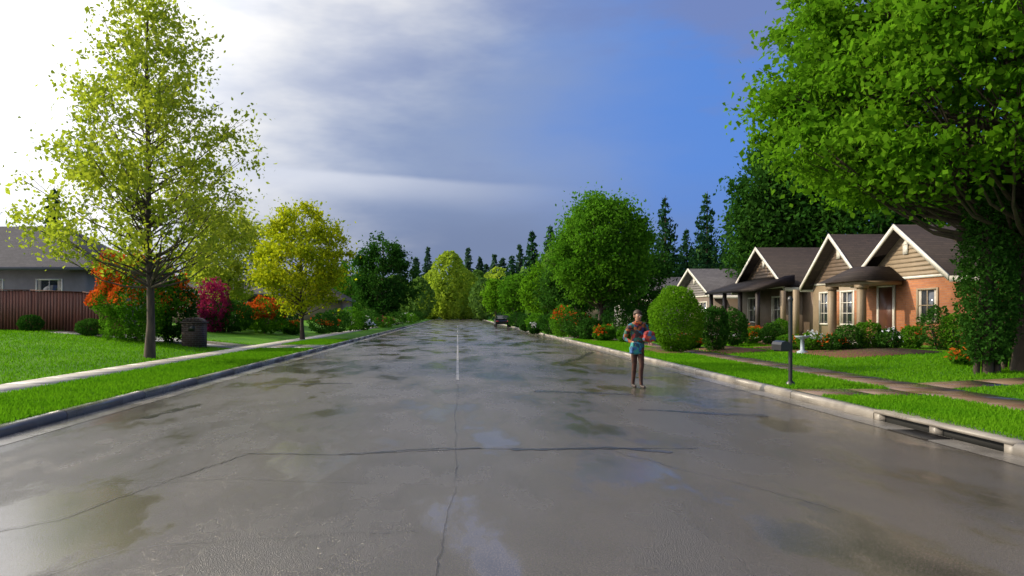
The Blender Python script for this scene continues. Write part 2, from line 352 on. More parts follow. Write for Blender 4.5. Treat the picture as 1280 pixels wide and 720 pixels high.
def conifer(g,X,Y,z0,Ht,R,r,nlev,ls,mi=1,density=1.0):
    g.tube([(X,Y,z0-.2),(X,Y,z0+Ht*.5),(X,Y,z0+Ht)],[Ht*.016,Ht*.01,.02],6,0)
    C=[]
    for i in range(nlev):
        t=i/nlev; z=z0+Ht*(.05+.95*t); rr=R*(1-t)**.8*r.uniform(.82,1.15)+.12
        nb=max(5,int(12*(1-t)+4))
        for j in range(nb):
            a=r.uniform(0,6.283); L_=rr*r.uniform(.7,1.12); m_=max(6,int(density*L_/ls*5))
            s=r.random(m_)**.8; wd=.20*L_*(1.15-s)+.06
            px_=X+np.cos(a)*L_*s-np.sin(a)*r.normal(size=m_)*wd; py_=Y+np.sin(a)*L_*s+np.cos(a)*r.normal(size=m_)*wd
            pz_=z-.35*L_*s+ .12*L_*s*s+r.normal(size=m_)*.22*(Ht/nlev)-.05
            C.append(np.stack([px_,py_,pz_],1))
    g.leaves(np.concatenate(C),ls,mi,.4,asp=.5)
for i,(px,py,Y,R) in enumerate([(832,244,80,2.9),(884,239,82,3.4),(912,266,88,3.2),(858,285,95,3.2),(772,268,92,3.0),(803,272,96,3.0),(940,272,95,3.4),(665,287,125,3.6),(688,280,118,3.6),(705,300,130,3.6),(640,318,150,4),(68,232,72,3.2),(740,272,120,3.6)]):
    g=MB(); X=PX(px,Y); conifer(g,X,Y,gz(X),PZ(py,Y)-gz(X),R,np.random.default_rng(50+i),26,.42 if Y<100 else .6); g.obj('fir_tree',[bark,L_con])
g=MB(); r=np.random.default_rng(99)
def blob(g,X,Y,Ht,R,n,ls,mi,r):
    a=r.uniform(0,6.283,n); u=r.random(n); rr=R*np.array([ovoid(x) for x in u])*(.6+.4*r.random(n)**.5)*(1+.16*np.sin(3*a+u*8+X)+.10*np.sin(7*a-u*15))
    C=np.stack([X+rr*np.cos(a),Y+rr*np.sin(a),.3+u*Ht],1); g.leaves(C,ls,mi,asp=.75)
for i in range(60):
    px=r.uniform(330,780); Y=r.uniform(215,300); X=PX(px,Y); 
    blob(g,X,Y,r.uniform(10,15.5),r.uniform(4,6.5),600,1.1,r.choice([1,1,1,2]),r)
for i in range(36):
    side=-1 if i%2 else 1; Y=r.uniform(100,190); X=side*r.uniform(14,75)
    blob(g,X,Y,r.uniform(6,9) if side<0 else r.uniform(8,13),r.uniform(3.5,5.5),650,.8,1,r)
blob(g,PX(562,200),200,17.5,5.8,5200,.7,2,r); blob(g,PX(580,206),205,13,4.5,2400,.75,2,r); blob(g,PX(540,206),205,12.5,4.5,2400,.75,2,r)
blob(g,PX(525,185),185,10,3.6,1500,.7,1,r); blob(g,PX(604,180),180,9.5,3.2,1500,.7,1,r)
g.obj('distant_trees',[bark,L_far,L_fy])
g=MB()
for px,py in [(535,308),(585,310),(600,322),(618,318),(628,322),(650,305),(500,320),(520,322),(465,325),(430,325),(720,305),(760,310),(400,335),(570,320),(608,330)]:
    Y=r.uniform(235,290); conifer(g,PX(px,Y),Y,.3,PZ(py,Y),r.uniform(5,7),r,22,1.3,1,.8)
g.obj('distant_conifers',[bark,L_farc])
# ---------------------------------------------------------------- bushes
def bush(name,X,Y,rx,hz,n,ls,leaf,flower=None,nf=0,seed=1,ry=None,z0=None,tight=.12,side=None):
    r=np.random.default_rng(seed); g=MB(); z0=gz(X) if z0 is None else z0; ry=ry or rx
    for j in range(4):
        a=r.uniform(0,6.28); g.tube([(X,Y,z0-.05),(X+.3*rx*math.cos(a),Y+.3*ry*math.sin(a),z0+hz*.35),(X+.55*rx*math.cos(a),Y+.55*ry*math.sin(a),z0+hz*.65)],[.03,.02,.01],4,0)
    d=r.normal(size=(n,3)); d/=np.linalg.norm(d,axis=1)[:,None]
    lump=1+tight*(np.sin(d[:,0]*7+seed)*np.sin(d[:,1]*6+seed*2)+np.sin(d[:,2]*8+seed*3)*.6)
    rr=lump*(.55+.45*r.random(n)**.35)
    C=np.stack([X+d[:,0]*rx*rr,Y+d[:,1]*ry*rr,z0+hz*.5+d[:,2]*rr*hz*.52],1); C=C[C[:,2]>z0+.02]
    g.leaves(C,ls,1)
    if flower:
        nc=max(5,nf//16); cc=r.normal(size=(nc,3)); 
        if side: cc+=np.array(side)
        cc/=np.linalg.norm(cc,axis=1)[:,None]
        d=cc[r.integers(0,nc,nf)]+r.normal(size=(nf,3))*.16; d[:,2]=abs(d[:,2])*1.1-.1; d/=np.linalg.norm(d,axis=1)[:,None]
        lump=1+tight*(np.sin(d[:,0]*7+seed)*np.sin(d[:,1]*6+seed*2)+np.sin(d[:,2]*8+seed*3)*.6)
        C=np.stack([X+d[:,0]*rx*1.02*lump,Y+d[:,1]*ry*1.02*lump,z0+hz*.5+d[:,2]*lump*hz*.53],1)+r.normal(size=(nf,3))*.05; g.leaves(C,ls*1.05,2)
    return g.obj(name,[bark,leaf]+([flower] if flower else []))
bush('topiary_bush',PX(845,30),30,1.05,2.55,12000,.09,L_maple,tight=.06,seed=4)
bush('shrub',PX(893,31),31,.6,1.8,3500,.10,L_dark,seed=5); bush('shrub',PX(917,33),33,.6,1.6,3000,.10,L_dark,seed=6)
for i,(px,Y,rx,h,lf,fl) in enumerate([(940,34,.45,.8,L_mid,L_red),(965,33,.5,.9,L_dark,None),(990,29,.6,.6,L_mid,L_red),(1015,28,.5,.65,L_mid,L_wh),(1040,27.5,.5,.6,L_dark,L_red),(1060,27.5,.5,.9,L_dark,None),(1085,27.5,.45,1.0,L_mid,None),(1112,27,.5,.7,L_dark,L_wh),(1140,26.5,.4,.8,L_mid,L_red),(1172,25.5,.55,1.45,L_dark,None),(1195,25,.5,1.2,L_mid,None),(975,36,.5,1.0,L_mid,None),(1205,20,.35,.4,L_mid,L_red)]):
    bush('flowering_shrub' if fl else 'shrub',PX(px,Y),Y,rx,h,1900,.085,lf,fl,150,seed=20+i)
for i,(px,Y,rx,h,lf,fl) in enumerate([(722,47,.9,1.7,L_dark,L_red),(705,50,.9,2.0,L_mid,L_red),(690,56,1,1.6,L_dark,None),(738,44,.7,1.2,L_dark,None),(755,42,.6,.9,L_mid,L_red),(775,44,1.1,2.2,L_dark,None),(800,46,1.2,2.0,L_dark,None),(672,62,1,1.5,L_mid,None),(660,72,1,1.4,L_dark,None),(648,84,1.2,1.6,L_dark,None),(640,105,1.3,1.6,L_mid,None),(783,40,.5,.8,L_mid,None),(862,33,.5,.6,L_mid,L_red),(657,66,.55,.9,L_dark,None),(668,58,.5,.8,L_dark,L_wh),(634,118,1.0,1.2,L_dark,None)]):
    bush('flowering_shrub' if fl else 'shrub',PX(px,Y),Y,rx,h,1900,.14,lf,fl,120,seed=60+i)
bush('red_leaf_shrub',PX(170,33),33,1.75,3.6,11000,.13,L_mid,L_red,2400,seed=7,tight=.2,side=(-.7,-.7,.9))
bush('shrub',PX(215,34),34,1.1,2.9,4500,.14,L_dark,L_red,300,seed=8,tight=.2,side=(0,-.6,.6))
bush('redbud_tree',PX(266,46),46,1.0,3.0,3500,.15,L_pink,seed=9,tight=.25)
bush('shrub',PX(285,47),47,1.6,2.0,4500,.15,L_dark,seed=10); 
bush('red_leaf_shrub',PX(330,50),50,1.5,2.2,4500,.15,L_mid,L_red,1300,seed=12,tight=.2,side=(-.4,-.7,.6))
bush('shrub',PX(38,34),34,.55,.75,2400,.08,L_dark,seed=13,tight=.05,z0=.84); bush('shrub',PX(113,33.6),33.6,.62,.75,2400,.08,L_dark,seed=14,tight=.05)
for i,(px,Y,rx,h,lf,fl) in enumerate([(305,52,1.3,1.6,L_dark,None),(352,55,1.3,1.7,L_dark,None),(405,58,1.2,1.5,L_dark,L_red),(420,62,1.1,1.9,L_dark,None),(438,66,1.2,2.0,L_mid,None),(452,70,1,1.3,L_dark,L_wh),(462,80,1.4,1.8,L_dark,None),(480,84,1.2,1.2,L_mid,L_pink),(495,100,1.5,1.8,L_dark,None),(510,115,1.5,1.6,L_mid,L_wh),(518,135,1.8,2.0,L_dark,None),(365,52,.7,.9,L_mid,L_red)]):
    bush('flowering_shrub' if fl else 'shrub',PX(px,Y),Y,rx,h,1700,.16,lf,fl,100,seed=90+i)
# ---------------------------------------------------------------- fence
fw=pmat('fence_wood',(.15,.042,.024),(.075,.022,.014),2,.7,.4,20,mul=(6,1,.4))
f=empty('wooden_fence'); g=MB(); r=np.random.default_rng(8); Y=35.2
xx=-34.
while xx<-15.4:
    h=1.82+r.uniform(-.015,.015); y0=Y+r.uniform(-.006,.006); z=gz(xx)
    g.box(xx,xx+.135,y0,y0+.02,z-.02,z+h); xx+=.145
g.obj('boards',[fw],f); g=MB(); xx=-34.
while xx<-15.3: z=gz(xx); g.box(xx,xx+.11,Y+.03,Y+.14,z-.1,z+1.83); xx+=2.4
g.obj('posts',[fw],f); g=MB()
xx=-34.
while xx<-15.5:
    x2=min(xx+2.4,-15.4); 
    for dz in (.35,1.5): g.hexa([(xx,Y+.14,gz(xx)+dz),(x2,Y+.14,gz(x2)+dz),(x2,Y+.18,gz(x2)+dz),(xx,Y+.18,gz(xx)+dz)],[(xx,Y+.14,gz(xx)+dz+.09),(x2,Y+.14,gz(x2)+dz+.09),(x2,Y+.18,gz(x2)+dz+.09),(xx,Y+.18,gz(xx)+dz+.09)])
    g.hexa([(xx,Y-.03,gz(xx)+1.84),(x2,Y-.03,gz(x2)+1.84),(x2,Y+.09,gz(x2)+1.84),(xx,Y+.09,gz(xx)+1.84)],[(xx,Y-.03,gz(xx)+1.88),(x2,Y-.03,gz(x2)+1.88),(x2,Y+.09,gz(x2)+1.88),(xx,Y+.09,gz(xx)+1.88)])
    xx=x2+.001
g.obj('rails',[fw],f)
# ---------------------------------------------------------------- house materials
def bricktex(name,c1,c2,mort,bw,rh,ms,vx,rough,spec,bd):
    m,t,out=nt(name); p=N(t,'BsdfPrincipled'); t.links.new(p.outputs[0],out.inputs[0]); o=OBJ(t)
    sp=N(t,'SeparateXYZ'); t.links.new(o,sp.inputs[0]); cb=N(t,'CombineXYZ'); t.links.new(M(t,'ADD',sp.outputs[0],M(t,'MULTIPLY',sp.outputs[1],vx)),cb.inputs[0]); t.links.new(sp.outputs[2],cb.inputs[1])
    br=N(t,'TexBrick'); br.inputs['Scale'].default_value=1; br.inputs['Brick Width'].default_value=bw; br.inputs['Row Height'].default_value=rh; br.inputs['Mortar Size'].default_value=ms
    br.inputs['Color1'].default_value=c4(c1); br.inputs['Color2'].default_value=c4(c2); br.inputs['Mortar'].default_value=c4(mort); t.links.new(cb.outputs[0],br.inputs[0])
    col=MIX(t,MR(t,NOISE(t,o,1.4,4),.3,.7,0,.5),br.outputs[0],tuple(a*.55 for a in c1)); t.links.new(col,p.inputs['Base Color']); p.inputs['Roughness'].default_value=rough; p.inputs['Specular IOR Level'].default_value=spec
    b=N(t,'Bump'); b.inputs['Strength'].default_value=.6; b.inputs['Distance'].default_value=bd; b.invert=True; t.links.new(br.outputs['Fac'],b.inputs['Height']); t.links.new(b.outputs[0],p.inputs['Normal']); return m
def shingle(name,c1,c2): return bricktex(name,c1,c2,tuple(a*.35 for a in c1),.3,.09,.008,.01,.75,.25,.02)
def brick(name,c1,c2): return bricktex(name,c1,c2,tuple(.5*a+.08 for a in c1),.24,.085,.01,1.,.85,.4,.01)
roofb=shingle('shingles_brown',(.036,.025,.022),(.023,.016,.015)); roofg=shingle('shingles_grey',(.075,.07,.08),(.048,.045,.053))
brk=brick('brick_orange',(.42,.16,.06),(.30,.105,.045)); 
tan=pmat('siding_tan',(.27,.205,.135),(.22,.165,.11),2,.6); brn=pmat('siding_brown',(.14,.095,.065),(.10,.07,.05),2,.6)
grey=pmat('siding_grey',(.17,.155,.155),(.14,.13,.13),2,.6)
wht=pmat('trim_white',(.62,.59,.54),(.52,.49,.44),3,.5); dkt=pmat('trim_dark',(.04,.03,.028),(.03,.022,.02),3,.5)
glass=pmat('window_glass',(.02,.025,.03),(.03,.035,.045),1,.06,spec=.8); curt=pmat('curtain',(.4,.36,.3),(.28,.25,.22),3,.8)
doorm=pmat('door_wood',(.10,.035,.02),(.07,.025,.015),3,.4)
def empty_child(name,par):
    e=bpy.data.objects.new(name,None); link(e,par); return e
def window(par,face,a0,a1,z0,z1,axis='x',nx=2,ny=2,frame=wht,shut=None):
    def bx(g,d0,d1,p0,p1,q0,q1):
        if axis=='x': g.box(face+d0,face+d1,p0,p1,q0,q1)
        else: g.box(p0,p1,face+d0,face+d1,q0,q1)
    wn=empty_child('window',par)
    g=MB(); fw_=.08
    bx(g,-.05,.0,a0-fw_,a0,z0-fw_,z1+fw_); bx(g,-.05,.0,a1,a1+fw_,z0-fw_,z1+fw_); bx(g,-.05,.0,a0,a1,z1,z1+fw_); bx(g,-.07,.0,a0,a1,z0-fw_,z0)
    for i in range(1,nx): c=a0+(a1-a0)*i/nx; bx(g,-.035,-.012,c-.02,c+.02,z0,z1)
    for i in range(1,ny): c=z0+(z1-z0)*i/ny; bx(g,-.033,-.014,a0,a1,c-.015,c+.015)
    g.obj('frame',[frame],wn); g=MB(); bx(g,-.010,-.004,a0,a1,z0,z1); g.obj('pane',[glass],wn)
    g=MB(); w_=(a1-a0)*.16; bx(g,-.0115,-.0105,a0,a0+w_,z0,z1); bx(g,-.0115,-.0105,a1-w_,a1,z0,z1); g.obj('curtains',[curt],wn)
    if shut:
        g=MB(); bx(g,-.04,0,a0-fw_-.38,a0-fw_-.01,z0-.05,z1+.05); bx(g,-.04,0,a1+fw_+.01,a1+fw_+.38,z0-.05,z1+.05); g.obj('shutters',[shut],wn)
def wing(par,X0,D,y0,y1,zb,ze,za,wall,gab,roof,trim=wht,oh=.35,front=.45,siding=True,vent=True):
    yc=(y0+y1)/2
    g=MB(); g.box(X0,X0+D,y0,y1,zb-.3,ze)
    g.obj('walls',[wall],par)
    g=MB(); sl=(za-ze)/(y1-yc)
    xa,xb=X0+.03,X0+D-.03
    g.add([(xa,y0+.02,ze+.001),(xa,y1-.02,ze+.001),(xa,yc,za-.05),(xa,yc,za-.05),(xb,y0+.02,ze+.001),(xb,y1-.02,ze+.001),(xb,yc,za-.05),(xb,yc,za-.05)],[(0,1,2,3),(4,7,6,5)])
    g.obj('gable_wall',[gab],par)
    if siding:
        g=MB(); z=ze+.01
        while z<za-.3:
            hw=(za-z-.17)/sl-.03; 
            if hw>.1: g.hexa([(X0-.012,yc-hw,z),(X0+.02,yc-hw,z),(X0+.02,yc+hw,z),(X0-.012,yc+hw,z)],[(X0+.008,yc-hw+.12,z+.16),(X0+.02,yc-hw+.12,z+.16),(X0+.02,yc+hw-.12,z+.16),(X0+.008,yc+hw-.12,z+.16)])
            z+=.17
        g.obj('siding',[gab],par)
    g=MB(); th=.12
    for s,ye in ((-1,y0-oh),(1,y1+oh)):
        zE=ze-oh*sl
        xa,xb=X0-front,X0+D+.3; e=.002 if s>0 else 0
        B=[(xa,yc+e,za),(xb,yc+e,za),(xb,ye,zE),(xa,ye,zE)]; T=[(a,b_,c+th) for a,b_,c in B]
        if s<0: B=B[::-1];T=T[::-1]
        g.hexa(B,T)
    g.obj('roof',[roof],par)
    g=MB()
    for s,ye in ((-1,y0-oh),(1,y1+oh)):
        zE=ze-oh*sl; xa,xb=X0-front-.05,X0-front-.003; e=.003*s
        B=[(xa,yc+e,za-.06),(xb,yc+e,za-.06),(xb,ye,zE-.06),(xa,ye,zE-.06)]; T=[(a,b_,c+.20) for a,b_,c in B]
        if s<0: B=B[::-1];T=T[::-1]
        g.hexa(B,T)
        g.box(X0-front,X0+D+.3,min(ye,ye+.05*s),max(ye,ye+.05*s),zE-.1,zE+.1)
    if vent:
        g.box(X0-.05,X0-.014,yc-.15,yc+.15,za-1.0,za-.66); g.hexa([(X0-.05,yc-.21,za-.66),(X0-.014,yc-.21,za-.66),(X0-.014,yc+.21,za-.66),(X0-.05,yc+.21,za-.66)],[(X0-.05,yc-.02,za-.48),(X0-.014,yc-.02,za-.48),(X0-.014,yc+.02,za-.48),(X0-.05,yc+.02,za-.48)])
    g.box(X0-.04,X0-.002,y0,y1,ze-.10,ze)
    g.obj('trim',[trim],par)
    return yc
hs=empty('brick_house')
wing(hs,17,9,26.2,32.0,.5,3.05,4.9,brk,tan,roofb)
wing(hs,17.35,9,32.35,37.5,.5,3.1,5.14,tan,brn,roofb)
wing(hs,17,9,39.2,46,.5,3.1,5.2,brn,brn,roofb)
g=MB(); g.box(17.6,25,37.5,39.2,.2,3.0); g.obj('link_wall',[brn],hs)
g=MB(); g.hexa([(17.2,37.3,3.0),(24,37.3,3.0),(24,39.4,3.0),(17.2,39.4,3.0)],[(17.2,37.3,3.1),(24,37.3,4.4),(24,39.4,4.4),(17.2,39.4,3.1)]); g.obj('link_roof',[roofb],hs)
window(hs,16.998,27.2,28.3,1.4,2.5,nx=2,frame=tan)
g=MB(); g.box(16.95,16.996,29.9,30.9,.55,2.7); g.obj('door',[doorm],hs)
g=MB(); g.box(16.92,16.997,29.78,29.9,.55,2.82); g.box(16.92,16.997,30.9,31.02,.55,2.82); g.box(16.92,16.997,29.9,30.9,2.7,2.82); g.obj('door_frame',[wht],hs)
g=MB()
for yy in (29.3,31.6): 
    g.box(15.35,15.6,yy,yy+.25,.4,2.75); g.box(15.29,15.66,yy-.06,yy+.31,.4,.62); g.box(15.29,15.66,yy-.06,yy+.31,2.62,2.752)
g.box(15.3,16.9,29.2,31.95,2.753,2.9); g.obj('porch_columns',[tan],hs)
g=MB(); g.hexa([(15.05,29.0,2.9),(16.93,29.0,2.9),(16.93,32.15,2.9),(15.05,32.15,2.9)],[(15.9,30.1,3.5),(16.93,30.1,3.5),(16.93,31.0,3.5),(15.9,31.0,3.5)]); g.obj('porch_roof',[roofb],hs)
g=MB(); g.box(15.1,16.93,29.1,32.0,.3,.56); g.obj('porch_step',[conc],hs)
window(hs,17.348,33.6,34.7,1.2,2.6,nx=2,ny=3,shut=brk); window(hs,17.348,35.9,36.7,1.2,2.6,nx=2,ny=3)
g=MB()
for yy in (36.9,38.4): g.box(16.2,16.42,yy,yy+.22,.4,2.8)
g.obj('columns',[tan],hs)
g=MB(); g.hexa([(14.9,38.6,2.78),(16.95,38.6,3.12),(16.95,46.3,3.12),(14.9,46.3,2.78)],[(14.9,38.6,2.9),(16.95,38.6,3.6),(16.95,46.3,3.6),(14.9,46.3,2.9)]); g.obj('veranda_roof',[roofb],hs)
g=MB()
for yy in (38.8,41.2,43.6,45.9): g.box(15.1,15.28,yy,yy+.18,.35,2.8)
g.obj('veranda_posts',[dkt],hs); g=MB(); g.box(15.0,16.95,38.6,46.2,.2,.5); g.obj('veranda_floor',[conc],hs)
window(hs,16.998,40.0,41.4,1.2,2.5); window(hs,16.998,43.4,44.8,1.2,2.5)
h2=empty('suburban_house')
wing(h2,17,10,50.8,59.4,.5,2.9,4.75,brn,grey,roofg); window(h2,16.998,52.3,53.9,1.2,2.4); window(h2,16.998,56,57.4,1.2,2.4)
h3=empty('suburban_house')
wing(h3,15.5,9,66,76,.5,2.9,4.9,grey,grey,roofg); window(h3,15.498,68,69.5,1.2,2.4); window(h3,15.498,72,73.5,1.2,2.4)
def hip(name,x0,x1,y0,y1,zb,ze,zr,ins0,ins1,wall,roof,oh=.5):
    e=empty(name); g=MB(); g.box(x0,x1,y0,y1,zb,ze); g.obj('walls',[wall],e)
    yc=(y0+y1)/2; g=MB(); a0,a1,b0,b1=x0-oh,x1+oh,y0-oh,y1+oh
    V=[(a0,b0,ze),(a1,b0,ze),(a1,b1,ze),(a0,b1,ze),(a0,b0,ze+.15),(a1,b0,ze+.15),(a1,b1,ze+.15),(a0,b1,ze+.15),(x0+ins0,yc,zr),(x1-ins1,yc,zr)]
    me=bpy.data.meshes.new('roof'); me.from_pydata(V,[],[(3,2,1,0),(4,5,9,8),(6,7,8,9),(5,6,9),(7,4,8)]); me.materials.append(roof); link(bpy.data.objects.new('roof',me),e)
    g=MB(); g.box(a0-.04,a1+.04,b0-.04,b0-.002,ze-.03,ze+.15); g.box(a0-.04,a1+.04,b1+.002,b1+.04,ze-.03,ze+.15); g.box(a1+.002,a1+.04,b0,b1,ze-.03,ze+.15); g.box(a0-.04,a0-.002,b0,b1,ze-.03,ze+.15); g.obj('fascia',[grey],e)
    return e
lh=hip('suburban_house',-38,-20.1,41.5,51.5,.5,4.0,PZ(283,46.5),4,3.6,pmat('siding_taupe',(.32,.275,.25),(.27,.23,.21),2,.6),roofg)
window(lh,41.498,-22.7,-21.4,2.3,3.45,axis='y',nx=2); window(lh,41.498,-26,-24.6,2.3,3.45,axis='y',nx=2); window(lh,41.498,-30,-28.6,2.3,3.45,axis='y')
g=MB(); g.box(-30,-29,47.5,48.5,5.5,7.9); g.box(-30.08,-28.92,47.42,48.58,7.9,8.0); g.obj('chimney',[brk],lh)
l2=hip('suburban_house',-24,-15.5,62,72,.3,3.1,5.3,4,4,brn,roofg)
window(l2,61.998,-18.5,-17,1.5,2.6,axis='y')
l3=hip('suburban_house',-24,-14,92,102,.3,3.2,6.0,4,4,tan,roofb)
h4=hip('suburban_house',14,24,98,108,.3,3.2,6.0,4,4,tan,roofb)
mul=pmat('mulch',(.16,.05,.028),(.08,.03,.018),8,.9,.8,30)
g=MB()
def bed(x0,x1,y0,y1):
    g.hexa([(x0,y0,gz(x0)-.05),(x1,y0,gz(x1)-.05),(x1,y1,gz(x1)-.05),(x0,y1,gz(x0)-.05)],[(x0+.1,y0+.1,gz(x0)+.05),(x1,y0+.1,gz(x1)+.06),(x1,y1-.1,gz(x1)+.06),(x0+.1,y1-.1,gz(x0)+.05)])
bed(12.0,15.2,24,31.5); bed(13.2,14.6,31.6,40); bed(7.6,8.7,28.7,33.5); bed(10,11.6,28.7,33.5); bed(7.4,8.7,42,52); g.obj('flower_bed',[mul])
# ---------------------------------------------------------------- mailbox / posts
blackm=pmat('black_metal',(.012,.012,.013),(.02,.02,.02),6,.35,spec=.6)
X,Y=PX(988,16.2),16.2; z=gz(X); mb=empty('mailbox')
g=MB(); g.tube([(X,Y,z-.1),(X,Y,z+1.80)],[.042,.042],12); g.tube([(X,Y,z),(X,Y,z+.06),(X,Y,z+.1)],[.09,.09,.05],12); g.tube([(X,Y,z+1.78),(X,Y,z+1.82),(X,Y,z+1.87),(X,Y,z+1.89)],[.05,.06,.045,.005],12)
g.tube([(X,Y,z+.74),(X-.34,Y,z+.74)],[.018,.018],8); g.obj('post',[blackm],mb)
sec=[(-.1,0),(.1,0),(.1,.12),(.075,.175),(.0,.2),(-.075,.175),(-.1,.12)]
V=[(X-.20+a,Y-.24,z+.75+c) for a,c in sec]+[(X-.20+a,Y+.24,z+.75+c) for a,c in sec]
me=bpy.data.meshes.new('box'); me.from_pydata(V,[],[(i,(i+1)%7,(i+1)%7+7,i+7) for i in range(7)]+[(0,6,5,4,3,2,1),(7,8,9,10,11,12,13)]); me.materials.append(blackm); link(bpy.data.objects.new('box',me),mb)
X,Y=PX(243,32.6),32.6; z=gz(X); m2=empty('brick_mailbox'); dbr=brick('brick_dark',(.06,.036,.030),(.042,.027,.024))
g=MB(); g.box(X-.42,X+.42,Y-.35,Y+.35,z-.1,z+1.0); g.box(X-.48,X+.48,Y-.41,Y+.41,z+1.0,z+1.07); n=8
sec=[(.42*math.cos(math.pi*i/n),.18*math.sin(math.pi*i/n)) for i in range(n+1)]
for i in range(n):
    a,c=sec[i];b_,d=sec[i+1]; g.hexa([(X+a,Y-.33,z+1.07),(X+b_,Y-.33,z+1.07),(X+b_,Y+.33,z+1.07),(X+a,Y+.33,z+1.07)],[(X+a,Y-.33,z+1.071+c),(X+b_,Y-.33,z+1.071+d),(X+b_,Y+.33,z+1.071+d),(X+a,Y+.33,z+1.071+c)])
g.obj('pillar',[dbr],m2); g=MB(); g.box(X-.13,X+.13,Y-.37,Y-.352,z+.68,z+.92); g.obj('box_door',[blackm],m2)
stm=pmat('pale_stone',(.35,.40,.47),(.28,.32,.4),5,.5)
X,Y=PX(1003,27),27; z=gz(X); g=MB(); g.tube([(X,Y,z-.05),(X,Y,z+.08),(X,Y,z+.12),(X,Y,z+.5),(X,Y,z+.56),(X,Y,z+.62),(X,Y,z+.60)],[.2,.18,.07,.06,.2,.28,.02],14); g.obj('bird_bath',[stm],smooth=False)
# ---------------------------------------------------------------- car
def car(X,Y,colr,name='parked_car'):
    e=empty(name); e.location=(X,Y,0.0)
    pt=pmat('car_paint',colr,tuple(a*.8 for a in colr),2,.2,spec=.8); 
    prof=[(-2.2,.35),(-2.22,.62),(-2.1,.85),(-1.55,.93),(-.85,1.42),(.6,1.45),(1.35,1.0),(2.1,.9),(2.25,.6),(2.2,.35)]
    g=MB()
    def wx(z): return .9 if z<.95 else .9-(z-.95)*.45
    Vl=[(-wx(c),a,c) for a,c in prof]; Vr=[(wx(c),a,c) for a,c in prof]; n=len(prof)
    F=[(i,i+1,i+1+n,i+n) for i in range(n-1)]+[(n-1,0,n,2*n-1)]
    for b0 in (0,n): F+=[(b0+0,b0+1,b0+8,b0+9),(b0+1,b0+2,b0+7,b0+8),(b0+2,b0+3,b0+6,b0+7),(b0+3,b0+4,b0+5,b0+6)]
    g.add(Vl+Vr,F); g.obj('body',[pt],e)
    g=MB()
    g.add([(-.78,-1.53,1.0),(.78,-1.53,1.0),(.66,-.93,1.4),(-.66,-.93,1.4)],[(0,1,2,3)])
    g.add([(.78,1.32,1.05),(-.78,1.32,1.05),(-.64,.66,1.44),(.64,.66,1.44)],[(0,1,2,3)])
    for s in (-1,1):
        x1=.905*s; g.add([(x1,-1.35,.98),(s*.73,-.82,1.36),(s*.73,.55,1.38),(x1,1.2,1.0)],[(0,1,2,3)])
    g.obj('windows',[glass],e)
    g=MB(); ty=pmat('tyre',(.015,.015,.015),None,5,.8)
    for s in (-1,1):
        for yy in (-1.4,1.4): g.tube([(s*.72,yy,.33),(s*.73,yy,.33),(s*.92,yy,.33),(s*.93,yy,.33)],[.02,.33,.33,.02],18)
    g.obj('wheels',[ty],e)
    g=MB(); g.box(-.82,-.5,-2.24,-2.18,.65,.78); g.box(.5,.82,-2.24,-2.18,.65,.78); g.obj('tail_lights',[pmat('lamp_red',(.4,.02,.02),None,4,.2)],e)
    return e
car(5.55,96,(.02,.022,.028))
